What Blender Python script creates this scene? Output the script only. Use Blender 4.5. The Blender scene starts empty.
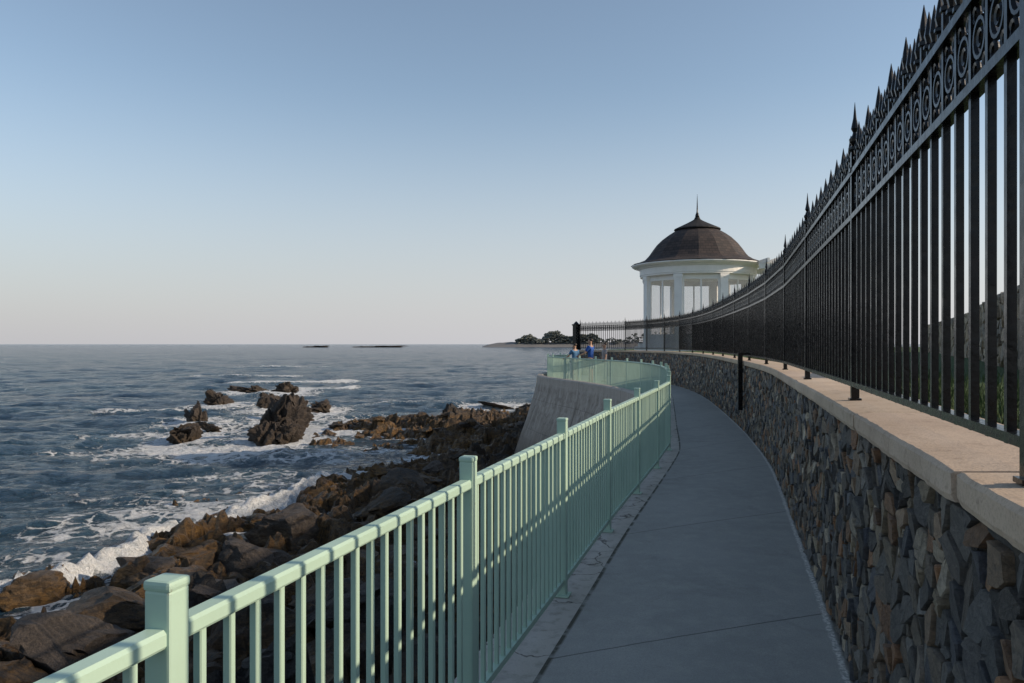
import bpy, bmesh, math, random
import numpy as np
from mathutils import Vector, Matrix
from mathutils.geometry import tessellate_polygon
random.seed(7); rng=np.random.default_rng(7)
scene=bpy.context.scene
COL=scene.collection
EYE=1.6; SEA=-4.4
# ------------------------------------------------------------------ helpers
def link(o): COL.objects.link(o); return o
def newmesh(name,verts,faces,mat=None,smooth=False,uv=None,sharp=None):
    me=bpy.data.meshes.new(name)
    me.from_pydata([tuple(v) for v in verts],[],[tuple(f) for f in faces]); me.update()
    if mat: me.materials.append(mat)
    if smooth: me.polygons.foreach_set('use_smooth',[True]*len(me.polygons))
    if uv is not None:
        l=me.uv_layers.new(name='UVMap')
        li=np.zeros(len(me.loops),dtype=np.int32); me.loops.foreach_get('vertex_index',li)
        l.data.foreach_set('uv',np.asarray(uv,dtype=np.float32)[li].ravel())
    return me
def obj(name,me,loc=(0,0,0),rot=0.0,parent=None,**kw):
    o=bpy.data.objects.new(name,me); o.location=loc
    if isinstance(rot,(tuple,list)): o.rotation_euler=rot
    else: o.rotation_euler=(0,0,rot)
    link(o)
    if parent is not None: par(o,parent)
    for k,v in kw.items(): o[k]=v
    return o
def par(o,p):
    o.parent=p
    R=p.rotation_euler.to_matrix().to_4x4()
    o.matrix_parent_inverse=(Matrix.Translation(p.location)@R).inverted()
def empty(name,loc,**kw):
    o=bpy.data.objects.new(name,None); o.location=loc; o.empty_display_size=.3; link(o)
    for k,v in kw.items(): o[k]=v
    return o
def box_vf(sx,sy,z0,z1,cx=0,cy=0):
    x,y=sx/2,sy/2
    v=[(cx-x,cy-y,z0),(cx+x,cy-y,z0),(cx+x,cy+y,z0),(cx-x,cy+y,z0),(cx-x,cy-y,z1),(cx+x,cy-y,z1),(cx+x,cy+y,z1),(cx-x,cy+y,z1)]
    f=[(0,3,2,1),(4,5,6,7),(0,1,5,4),(1,2,6,5),(2,3,7,6),(3,0,4,7)]
    return v,f
def lathe_vf(prof,n=8,cx=0,cy=0,rot=0):
    v=[];f=[]
    for (r,z) in prof:
        for k in range(n):
            a=2*math.pi*k/n+rot; v.append((cx+r*math.cos(a),cy+r*math.sin(a),z))
    m=len(prof)
    for i in range(m-1):
        for k in range(n):
            a=i*n+k;b=i*n+(k+1)%n; f.append((a,b,b+n,a+n))
    f.append(tuple(range(n))[::-1]); f.append(tuple((m-1)*n+k for k in range(n)))
    return v,f
def merge(parts):
    V=[];F=[]
    for v,f in parts:
        o=len(V); V+=list(v); F+=[tuple(i+o for i in q) for q in f]
    return V,F
def xf(vf,loc=(0,0,0),rot=0):
    c,s=math.cos(rot),math.sin(rot)
    return [(c*x-s*y+loc[0],s*x+c*y+loc[1],z+loc[2]) for x,y,z in vf[0]],vf[1]
def bevel(me,w,seg=2):
    bm=bmesh.new(); bm.from_mesh(me)
    bmesh.ops.bevel(bm,geom=bm.edges[:],offset=w,segments=seg,affect='EDGES',profile=.6)
    bm.to_mesh(me); bm.free(); return me
def catmull(P,step=0.1):
    P=[np.array(p,float) for p in P]; P=[2*P[0]-P[1]]+P+[2*P[-1]-P[-2]]
    out=[]
    for i in range(1,len(P)-2):
        p0,p1,p2,p3=P[i-1:i+3]
        n=max(4,int(np.linalg.norm(p2-p1)/0.05))
        for t in np.linspace(0,1,n,endpoint=False):
            out.append(.5*((2*p1)+(-p0+p2)*t+(2*p0-5*p1+4*p2-p3)*t*t+(-p0+3*p1-3*p2+p3)*t**3))
    out.append(P[-2]); return resample(np.array(out),step)
def resample(A,step=None,n=None):
    d=np.r_[0,np.cumsum(np.linalg.norm(np.diff(A,axis=0),axis=1))]
    if n is None: n=int(round(d[-1]/step))+1
    s=np.linspace(0,d[-1],n)
    return np.stack([np.interp(s,d,A[:,0]),np.interp(s,d,A[:,1])],1)
def arclen(A): return np.r_[0,np.cumsum(np.linalg.norm(np.diff(A,axis=0),axis=1))]
def tang(A):
    t=np.gradient(A,axis=0); return t/np.linalg.norm(t,axis=1)[:,None]
def offset(A,o):
    t=tang(A); n=np.stack([t[:,1],-t[:,0]],1); return A+n*o
class Curve:
    def __init__(s,A): s.A=A; s.d=arclen(A); s.T=tang(A); s.L=s.d[-1]
    def at(s,u,o=0):
        x=np.interp(u,s.d,s.A[:,0]);y=np.interp(u,s.d,s.A[:,1])
        tx=np.interp(u,s.d,s.T[:,0]);ty=np.interp(u,s.d,s.T[:,1])
        return x+ty*o,y-tx*o,np.arctan2(ty,tx)
def _h(ix,iy,s):
    n=(ix.astype(np.int64)*374761393+iy.astype(np.int64)*668265263+s*1274126177)&0xffffffff
    n=((n^(n>>13))*1274126177)&0xffffffff; n=((n^(n>>16))*2246822519)&0xffffffff
    return ((n^(n>>15))&0xffffff)/float(0xffffff)
def vn(x,y,s=0):
    ix=np.floor(x);iy=np.floor(y);fx=x-ix;fy=y-iy
    fx=fx*fx*fx*(fx*(fx*6-15)+10);fy=fy*fy*fy*(fy*(fy*6-15)+10)
    a=_h(ix,iy,s);b=_h(ix+1,iy,s);c=_h(ix,iy+1,s);d=_h(ix+1,iy+1,s)
    return (a*(1-fx)+b*fx)*(1-fy)+(c*(1-fx)+d*fx)*fy
def fbm(x,y,o=4,s=0):
    r=0;a=.5;t=0
    for i in range(o):
        r=r+a*vn(x*2**i+13.7*i,y*2**i-7.1*i,s+i);t+=a;a*=.5
    return r/t
def blocks(x,y,sc,s=0,tilt=.6):
    X=x/sc;Y=y/sc;ix=np.floor(X);iy=np.floor(Y)
    best=np.full(x.shape,1e9);h=np.zeros(x.shape);sec=np.full(x.shape,1e9)
    for dx in(-1,0,1):
        for dy in(-1,0,1):
            cx=ix+dx;cy=iy+dy
            px=cx+_h(cx,cy,s);py=cy+_h(cx,cy,s+1)
            d=(X-px)**2+(Y-py)**2
            hh=_h(cx,cy,s+2)+tilt*((_h(cx,cy,s+3)-.5)*(X-px)+(_h(cx,cy,s+4)-.5)*(Y-py))*2
            m=d<best
            sec=np.where(m,best,np.minimum(sec,d)); h=np.where(m,hh,h); best=np.where(m,d,best)
    return h,np.sqrt(sec)-np.sqrt(best)
def pdist(x,y,P):
    r=np.full(x.shape,1e18)
    for i in range(len(P)-1):
        ax,ay=P[i];bx,by=P[i+1];dx,dy=bx-ax,by-ay
        t=np.clip(((x-ax)*dx+(y-ay)*dy)/(dx*dx+dy*dy+1e-12),0,1)
        r=np.minimum(r,(x-ax-t*dx)**2+(y-ay-t*dy)**2)
    return np.sqrt(r)
def pip(x,y,P):
    ins=np.zeros(x.shape,bool);n=len(P);j=n-1
    for i in range(n):
        xi,yi=P[i];xj,yj=P[j]
        c=((yi>y)!=(yj>y))&(x<(xj-xi)*(y-yi)/((yj-yi)+1e-12)+xi)
        ins^=c;j=i
    return ins
def grid_mesh(name,X,Y,Z,mat,smooth=True):
    ny,nx=X.shape
    V=np.stack([X.ravel(),Y.ravel(),Z.ravel()],1).astype(np.float32)
    i=np.arange(ny*nx).reshape(ny,nx)
    F=np.stack([i[:-1,:-1],i[:-1,1:],i[1:,1:],i[1:,:-1]],-1).reshape(-1,4).astype(np.int32)
    me=bpy.data.meshes.new(name)
    me.vertices.add(len(V));me.vertices.foreach_set('co',V.ravel())
    me.loops.add(F.size);me.loops.foreach_set('vertex_index',F.ravel())
    me.polygons.add(len(F));me.polygons.foreach_set('loop_start',np.arange(0,F.size,4,dtype=np.int32))
    me.update(calc_edges=True);me.validate()
    me.polygons.foreach_set('use_smooth',np.full(len(me.polygons),smooth,dtype=bool))
    me.materials.append(mat);return me
# ------------------------------------------------------------------ materials
class M:
    def __init__(s,name,col=(.5,.5,.5),rough=.7,metal=0,spec=.5):
        s.m=bpy.data.materials.new(name);s.m.use_nodes=True;s.nt=s.m.node_tree
        s.b=s.nt.nodes['Principled BSDF'];s.b.inputs['Base Color'].default_value=(*col,1)
        s.b.inputs['Roughness'].default_value=rough;s.b.inputs['Metallic'].default_value=metal
        s.b.inputs['Specular IOR Level'].default_value=spec
    def n(s,t,**kw):
        nd=s.nt.nodes.new(t)
        for k,v in kw.items(): setattr(nd,k,v)
        return nd
    def l(s,a,b): s.nt.links.new(a,b)
    def coord(s,which='Object',scale=(1,1,1)):
        tc=s.n('ShaderNodeTexCoord');mp=s.n('ShaderNodeMapping');mp.inputs['Scale'].default_value=scale
        s.l(tc.outputs[which],mp.inputs[0]);return mp.outputs[0]
    def pos(s,scale=(1,1,1),rz=0):
        g=s.n('ShaderNodeNewGeometry');mp=s.n('ShaderNodeMapping');mp.inputs['Scale'].default_value=scale;mp.inputs['Rotation'].default_value=(0,0,rz)
        s.l(g.outputs['Position'],mp.inputs[0]);return mp.outputs[0]
    def noise(s,vec,scale,detail=6,rough=.55,dist=0):
        nd=s.n('ShaderNodeTexNoise');nd.inputs['Scale'].default_value=scale;nd.inputs['Detail'].default_value=detail
        nd.inputs['Roughness'].default_value=rough;nd.inputs['Distortion'].default_value=dist
        s.l(vec,nd.inputs['Vector']);return nd.outputs['Fac']
    def ramp(s,fac,stops):
        r=s.n('ShaderNodeValToRGB');e=r.color_ramp.elements
        while len(e)<len(stops): e.new(.5)
        for k,(p,c) in enumerate(stops):
            e[k].position=p;e[k].color=(*c,1) if not isinstance(c,float) else (c,c,c,1)
        s.l(fac,r.inputs[0]);return r.outputs[0]
    def math(s,op,a,b=None,clamp=False):
        nd=s.n('ShaderNodeMath',operation=op);nd.use_clamp=clamp
        for i,v in enumerate((a,b)):
            if v is None: continue
            if isinstance(v,(int,float)): nd.inputs[i].default_value=v
            else: s.l(v,nd.inputs[i])
        return nd.outputs[0]
    def mr(s,v,a,b,c=0,d=1,sm=False):
        nd=s.n('ShaderNodeMapRange')
        if sm: nd.interpolation_type='SMOOTHSTEP'
        s.l(v,nd.inputs[0])
        for i,x in enumerate((a,b,c,d)): nd.inputs[i+1].default_value=x
        return nd.outputs[0]
    def mix(s,f,a,b,blend='MIX'):
        nd=s.n('ShaderNodeMix',data_type='RGBA',blend_type=blend)
        for i,v in ((0,f),(6,a),(7,b)):
            if isinstance(v,(int,float)): nd.inputs[i].default_value=v
            elif isinstance(v,tuple): nd.inputs[i].default_value=(*v,1)
            else: s.l(v,nd.inputs[i])
        return nd.outputs[2]
    def col(s,c): s.l(c,s.b.inputs['Base Color'])
    def rough(s,c): s.l(c,s.b.inputs['Roughness'])
    def bump(s,h,strength=.3,dist=.02,prev=None):
        b=s.n('ShaderNodeBump');b.inputs['Strength'].default_value=strength;b.inputs['Distance'].default_value=dist
        s.l(h,b.inputs['Height'])
        if prev is not None: s.l(prev,b.inputs['Normal'])
        s.l(b.outputs[0],s.b.inputs['Normal']);return b.outputs[0]

g=M('green_paint',(.45,.60,.49),.42)
v=g.pos();n1=g.noise(v,3,5);n2=g.noise(v,60,3);n3=g.noise(v,22,6,.7)
c=g.mix(g.mr(n1,.35,.7),(.44,.60,.485),(.385,.535,.43));c=g.mix(g.mr(n3,.66,.72,0,.55),c,(.24,.25,.19))
g.col(c);g.rough(g.mr(n1,.3,.7,.38,.58));g.bump(n2,.12,.003)
GREEN=g.m
g=M('black_iron',(.006,.006,.007),.3,0,.3)
v=g.pos();n1=g.noise(v,25,5);g.col(g.mix(g.mr(n1,.5,.75),(.004,.004,.005),(.012,.010,.010)));g.rough(g.mr(n1,.3,.7,.14,.34));g.bump(n1,.4,.004)
IRON=g.m
g=M('path_asphalt',(.1,.1,.1),.9)
v=g.pos();uvc=g.coord('UV');sp=g.n('ShaderNodeSeparateXYZ');g.l(uvc,sp.inputs[0])
big=g.noise(v,.7,5);fine=g.noise(v,140,3);mid=g.noise(v,6,6,.65)
c=g.mix(g.mr(big,.3,.7),(.33,.325,.305),(.42,.41,.385))
c=g.mix(g.mr(mid,.45,.75),c,(.46,.445,.41))
st=g.noise(g.pos((1,1,1)),2.4,7,.7,.8);c=g.mix(g.mr(st,.55,.70,0,.5),c,(.23,.225,.21))
c=g.mix(g.mr(fine,.35,.7,0,.55),c,(.22,.22,.205))
wob=g.math('MULTIPLY',g.math('SUBTRACT',mid,.5),.02)
u=g.math('ADD',sp.outputs[0],wob)
fr=g.math('ABSOLUTE',g.math('SUBTRACT',g.math('FRACT',g.math('DIVIDE',g.math('ADD',u,-0.55),3.0)),.5))
jl=g.mr(fr,.0,.0036,1,0)
c=g.mix(jl,c,(.07,.07,.07))
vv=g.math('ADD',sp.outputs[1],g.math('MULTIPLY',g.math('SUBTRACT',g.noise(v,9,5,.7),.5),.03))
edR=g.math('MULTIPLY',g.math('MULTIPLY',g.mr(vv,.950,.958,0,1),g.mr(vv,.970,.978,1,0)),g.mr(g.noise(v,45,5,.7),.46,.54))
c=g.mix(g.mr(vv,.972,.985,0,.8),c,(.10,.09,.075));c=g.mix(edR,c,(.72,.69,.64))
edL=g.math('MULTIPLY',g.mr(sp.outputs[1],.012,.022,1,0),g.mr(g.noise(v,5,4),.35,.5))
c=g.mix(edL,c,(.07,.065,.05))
g.col(c);hh=g.math('SUBTRACT',g.math('MULTIPLY',fine,.3),g.math('MULTIPLY',jl,1.0))
g.bump(hh,.5,.006);ASPH=g.m
g=M('concrete',(.35,.33,.3),.88)
v=g.pos();big=g.noise(v,.9,6,.6);mid=g.noise(v,9,6,.65);fine=g.noise(v,90,3)
c=g.mix(g.mr(big,.3,.7),(.42,.385,.34),(.54,.50,.45));c=g.mix(g.mr(mid,.5,.72),c,(.26,.24,.20))
vo=g.n('ShaderNodeTexVoronoi',feature='DISTANCE_TO_EDGE');vo.inputs['Scale'].default_value=.9
wv=g.n('ShaderNodeVectorMath',operation='ADD');nz=g.n('ShaderNodeTexNoise');nz.inputs['Scale'].default_value=2.2;nz.inputs['Detail'].default_value=5
g.l(v,nz.inputs['Vector']);g.l(v,wv.inputs[0]);g.l(nz.outputs['Color'],wv.inputs[1]);g.l(wv.outputs[0],vo.inputs['Vector'])
cr=g.mr(vo.outputs[0],.0,.012,1,0);c=g.mix(cr,c,(.09,.08,.07));g.col(c)
g.bump(g.math('SUBTRACT',g.math('ADD',mid,g.math('MULTIPLY',fine,.4)),cr),.5,.012);CONC=g.m
g=M('sea_wall_concrete',(.35,.33,.3),.9)
v=g.pos();st=g.noise(g.pos((2.6,2.6,.22)),1.0,7,.65);mid=g.noise(v,4,7,.7,.5);sp=g.n('ShaderNodeSeparateXYZ');g.l(v,sp.inputs[0])
c=g.mix(g.mr(st,.35,.65),(.30,.255,.21),(.46,.40,.34));c=g.mix(g.mr(mid,.48,.72),c,(.17,.14,.115))
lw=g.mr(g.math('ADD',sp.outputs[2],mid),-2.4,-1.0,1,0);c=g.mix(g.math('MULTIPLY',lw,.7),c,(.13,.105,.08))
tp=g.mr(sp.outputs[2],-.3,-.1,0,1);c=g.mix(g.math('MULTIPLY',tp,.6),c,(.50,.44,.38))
fl=g.mr(g.math('ABSOLUTE',g.math('SUBTRACT',g.math('FRACT',g.math('ADD',g.math('MULTIPLY',sp.outputs[2],.8),.2)),.5)),0,.018,1,0)
uvc=g.coord('UV');su=g.n('ShaderNodeSeparateXYZ');g.l(uvc,su.inputs[0])
vl=g.mr(g.math('ABSOLUTE',g.math('SUBTRACT',g.math('FRACT',g.math('MULTIPLY',su.outputs[0],.19)),.5)),0,.006,1,0)
fl=g.math('MAXIMUM',g.math('MULTIPLY',fl,.35),vl)
c=g.mix(g.math('MULTIPLY',fl,.8),c,(.08,.07,.06));g.col(c);g.bump(g.math('SUBTRACT',mid,fl),.6,.06);SWALL=g.m
g=M('granite_coping',(.45,.4,.34),.85)
v=g.pos();b1=g.noise(v,1.6,5);m1=g.noise(v,14,7,.72);f1=g.noise(v,120,3)
at=g.n('ShaderNodeAttribute',attribute_name='tint')
c=g.mix(g.mr(b1,.35,.65),(.52,.40,.29),(.64,.51,.38));c=g.mix(g.mr(m1,.54,.74),c,(.34,.25,.18))
c=g.mix(g.mr(f1,.5,.7,0,.45),c,(.28,.22,.17));c=g.mix(1.0,c,at.outputs['Color'],'MULTIPLY');g.col(c)
g.bump(g.math('ADD',m1,g.math('MULTIPLY',f1,.4)),.45,.010);COPE=g.m
g=M('rubble_stone',(.2,.2,.2),.8)
v=g.pos();m1=g.noise(g.pos((1,1,1.6)),30,8,.72,.6);f1=g.noise(v,110,5,.7);b1=g.noise(v,1.1,4)
at=g.n('ShaderNodeAttribute',attribute_name='tint')
c=g.mix(g.mr(m1,.3,.7),g.mix(1.0,at.outputs['Color'],(.5,.5,.5),'MULTIPLY'),g.mix(1.0,at.outputs['Color'],(1.55,1.48,1.38),'MULTIPLY'))
c=g.mix(g.mr(m1,.62,.74,0,.45),c,(.36,.31,.24))
c=g.mix(g.mr(b1,.50,.75,0,.3),c,(.05,.045,.04));g.col(c)
g.bump(g.math('ADD',m1,g.math('MULTIPLY',f1,.5)),1.0,.014);g.b.inputs['Roughness'].default_value=.62;STONE=g.m
g=M('mortar',(.07,.062,.055),.95);v=g.pos();m1=g.noise(v,25,6,.7);g.col(g.ramp(m1,[(.3,(.035,.03,.025)),(.7,(.11,.095,.078))]));g.bump(m1,1,.03);MORT=g.m
g=M('grass',(.05,.09,.02),.9);v=g.pos();m1=g.noise(v,.8,6,.6);f1=g.noise(v,40,4,.8)
c=g.mix(g.mr(m1,.35,.65),(.06,.12,.024),(.10,.155,.038));c=g.mix(g.mr(f1,.4,.7),c,(.03,.06,.014));g.col(c);g.bump(f1,1,.04);GRASS=g.m
def rockmat(name,dark,light,weed,wl=-3.1):
    g=M(name,dark,.75);v=g.pos()
    m1=g.noise(v,.9,8,.65,.3);m2=g.noise(g.pos((1,1,2.2)),5,8,.72,.5);f1=g.noise(v,30,6,.75);m3=g.noise(v,.45,5,.6)
    sp=g.n('ShaderNodeSeparateXYZ');g.l(v,sp.inputs[0])
    c=g.mix(g.mr(m1,.38,.62),dark,light);c=g.mix(g.mr(m2,.52,.74,0,.7),c,tuple(x*1.8 for x in light))
    c=g.mix(g.mr(f1,.46,.66,0,.8),c,tuple(x*.35 for x in dark))
    z=g.math('ADD',sp.outputs[2],g.math('MULTIPLY',m1,2.2))
    wf=g.math('MULTIPLY',g.mr(z,wl+.3,wl+1.0,1,0),g.mr(m3,.35,.55,.45,1));c=g.mix(g.math('MULTIPLY',wf,.95),c,g.mix(g.mr(m2,.38,.60),tuple(x*.14 for x in weed),weed))
    g.col(c);g.rough(g.mr(z,wl-.2,wl+.8,.30,.85))
    vo=g.n('ShaderNodeTexVoronoi',feature='F1');vo.inputs['Scale'].default_value=3.2;g.l(v,vo.inputs['Vector'])
    g.bump(g.math('ADD',g.math('ADD',m2,g.math('MULTIPLY',f1,.6)),g.math('MULTIPLY',vo.outputs[0],.5)),1.0,.15);return g.m
ROCK=rockmat('shore_rock',(.026,.023,.021),(.065,.056,.048),(.21,.115,.032),-2.9)
ROCKG=rockmat('grey_rock',(.060,.050,.043),(.14,.112,.09),(.20,.11,.03),-3.5)
REEF=rockmat('reef_rock',(.030,.023,.019),(.085,.062,.044),(.10,.062,.025),-3.9)
g=M('sea_water',(.012,.032,.042),.12);g.b.inputs['IOR'].default_value=1.33
v=g.pos();at=g.n('ShaderNodeAttribute',attribute_name='foam');fo=at.outputs['Fac']
w1=g.noise(g.pos((.5,1,1),.25),1.1,8,.60,.25);w2=g.noise(g.pos((1,1.3,1)),4,5,.6,.2);w3=g.noise(g.pos((.25,1,1)),.035,5,.6);w0=g.noise(g.pos((.35,1,1),-.15),.3,4,.5,.3)
nA=g.noise(v,.60,9,.66,1.2);nB=g.noise(v,5,6,.7,.6)
nz=g.n('ShaderNodeTexNoise');nz.inputs['Scale'].default_value=1.3;nz.inputs['Detail'].default_value=5;g.l(v,nz.inputs['Vector'])
wv=g.n('ShaderNodeVectorMath',operation='ADD');g.l(v,wv.inputs[0]);g.l(nz.outputs['Color'],wv.inputs[1])
vo=g.n('ShaderNodeTexVoronoi',feature='DISTANCE_TO_EDGE');vo.inputs['Scale'].default_value=1.2;g.l(wv.outputs[0],vo.inputs['Vector'])
lace=g.mr(vo.outputs[0],.0,.15,1,0)
val=g.math('ADD',fo,g.math('MULTIPLY',g.math('SUBTRACT',nA,.5),1.7))
val=g.math('ADD',val,g.math('MULTIPLY',g.math('SUBTRACT',nB,.5),.45))
val=g.math('ADD',val,g.math('MULTIPLY',g.math('MULTIPLY',lace,fo),.65))
ff=g.math('MULTIPLY',g.mr(val,.55,.80,0,1,True),g.mr(fo,.06,.25,0,1))
wc=g.mix(g.mr(w3,.35,.65),(.010,.034,.070),(.014,.048,.088));wc=g.mix(g.mr(fo,.1,.9,0,.75),wc,(.055,.12,.145))
g.col(g.mix(ff,wc,g.mix(g.mr(nB,.35,.65),(.70,.74,.76),(.95,.95,.94))));g.rough(g.mr(ff,0,1,.11,.85))
bn=g.bump(g.math('ADD',g.math('ADD',g.math('MULTIPLY',w1,1.0),g.math('MULTIPLY',w2,.14)),g.math('MULTIPLY',w0,.9)),1.0,1.8)
b2=g.n('ShaderNodeBump');b2.inputs['Strength'].default_value=.9;b2.inputs['Distance'].default_value=.14
g.l(g.math('MULTIPLY',ff,g.math('ADD',nB,.5)),b2.inputs['Height']);g.l(bn,b2.inputs['Normal']);g.l(b2.outputs[0],g.b.inputs['Normal'])
WATER=g.m
g=M('white_paint',(.80,.78,.74),.5);v=g.pos();m1=g.noise(v,2,5);g.col(g.mix(g.mr(m1,.4,.7),(.85,.83,.79),(.78,.76,.72)));WHITE=g.m
g=M('roof_shingles',(.06,.045,.04),.8);tc=g.coord('UV');br=g.n('ShaderNodeTexBrick');br.inputs['Scale'].default_value=1
br.inputs['Color1'].default_value=(.034,.026,.024,1);br.inputs['Color2'].default_value=(.075,.052,.043,1);br.inputs['Mortar'].default_value=(.010,.009,.008,1)
br.inputs['Brick Width'].default_value=.28;br.inputs['Row Height'].default_value=.17;br.inputs['Mortar Size'].default_value=.012
g.l(tc,br.inputs['Vector']);m1=g.noise(g.pos(),3,5);g.col(g.mix(g.mr(m1,.4,.7,0,.5),br.outputs['Color'],(.03,.024,.022)));g.bump(br.outputs['Fac'],-.8,.03);SHING=g.m
g=M('glass',(.6,.65,.7),.04);g.b.inputs['Alpha'].default_value=.12;GLASS=g.m
g=M('hazy_headland_earth',(.10,.095,.085),.95);m1=g.noise(g.pos(),.05,5);g.col(g.mix(m1,(.13,.135,.14),(.22,.21,.20)));HEAD=g.m  # earth tones greyed with distance haze painted into the base colour
g=M('hazy_far_foliage',(.045,.06,.05),.95);m1=g.noise(g.pos(),.08,6);g.col(g.mix(g.mr(m1,.35,.65),(.085,.10,.095),(.15,.155,.13)));FOL=g.m  # grey-green foliage, lightened to paint in the haze of distance
def simple(name,c,r=.8):
    g=M(name,c,r);n=g.noise(g.coord('Object'),30,4);g.col(g.mix(g.mr(n,.35,.7),c,tuple(x*.8 for x in c)));g.bump(n,.2,.004);return g.m
# ------------------------------------------------------------------ curves
RAILP=[(-2.06,-3.0),(-1.17,0),(-.70,1.59),(-.188,3.32),(.326,5.09),(.82,6.82),(1.33,8.5),(1.86,10.25),(2.36,12),(2.74,13.9),(3.08,15.7),(3.42,17.5),(3.72,19.3),(3.95,21.4),(4.0,24),(3.7,27),(3.1,30),(2.3,33),(1.75,35.5),(1.7,38),(2.2,41),(3.2,44)]
WALLP=[(-.26,-3),(.576,0),(1.62,3.73),(2.0,5.1),(2.45,6.77),(3.36,10.2),(3.9,12.7),(4.4,15.3),(5.2,20),(5.8,24),(6.2,28),(6.25,32),(5.8,36),(4.9,39),(3.4,41)]
RA=catmull(RAILP,.1);WA=catmull(WALLP,.1)
R=Curve(RA);W=Curve(WA)
SHORE=[(-14,-40),(-12,0),(-11.0,10),(-10.3,16),(-9.9,18.6),(-9.1,21.6),(-8.3,25.7),(-6.3,31.5),(-4.9,38),(-4.5,44),(-6.0,50),(-12.5,54),(-12.5,57),(-8,61),(-3,66),(3,70),(8,67),(14,75),(30,95),(60,110)]
SHP=SHORE+[(160,100),(160,-40)]
RO=offset(RA,-.22)[::3]
poly=list(RO)+list(offset(WA,.12)[::3][::-1])
pv=[Vector((p[0],p[1],0)) for p in poly]
tris=tessellate_polygon([pv])
V=[(p.x,p.y,-.004) for p in pv];F=[tuple(t) for t in tris]
nb=len(RO);o0=len(V)
V+=[(p[0],p[1],-.9) for p in RO];F+=[(i+1,i,o0+i,o0+i+1) for i in range(nb-1)]
me=newmesh('pavement',V,F,CONC)
bm=bmesh.new();bm.from_mesh(me);bmesh.ops.recalc_face_normals(bm,faces=bm.faces[:]);bm.to_mesh(me);bm.free()
obj('pavement',me,kind='structure')
KP=[tuple(p) for p in offset(RA[:200:12],.15)]+[(4.45,22),(5.0,25),(5.3,28),(5.2,31),(4.6,34.5),(3.6,37.5)]
KA=resample(catmull(KP,.1),n=260);WB=resample(offset(WA,.01),n=260)
d=arclen(WB);V=[];UV=[];nv=10
for i in range(260):
    for k in range(nv+1):
        t=k/nv;p=KA[i]*(1-t)+WB[i]*t;V.append((p[0],p[1],.006*math.sin(t*math.pi)));UV.append((d[i],t))
F=[(i*(nv+1)+k,i*(nv+1)+k+1,(i+1)*(nv+1)+k+1,(i+1)*(nv+1)+k) for i in range(259) for k in range(nv)]
obj('path',newmesh('path',V,F,ASPH,True,uv=UV),kind='structure')
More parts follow.
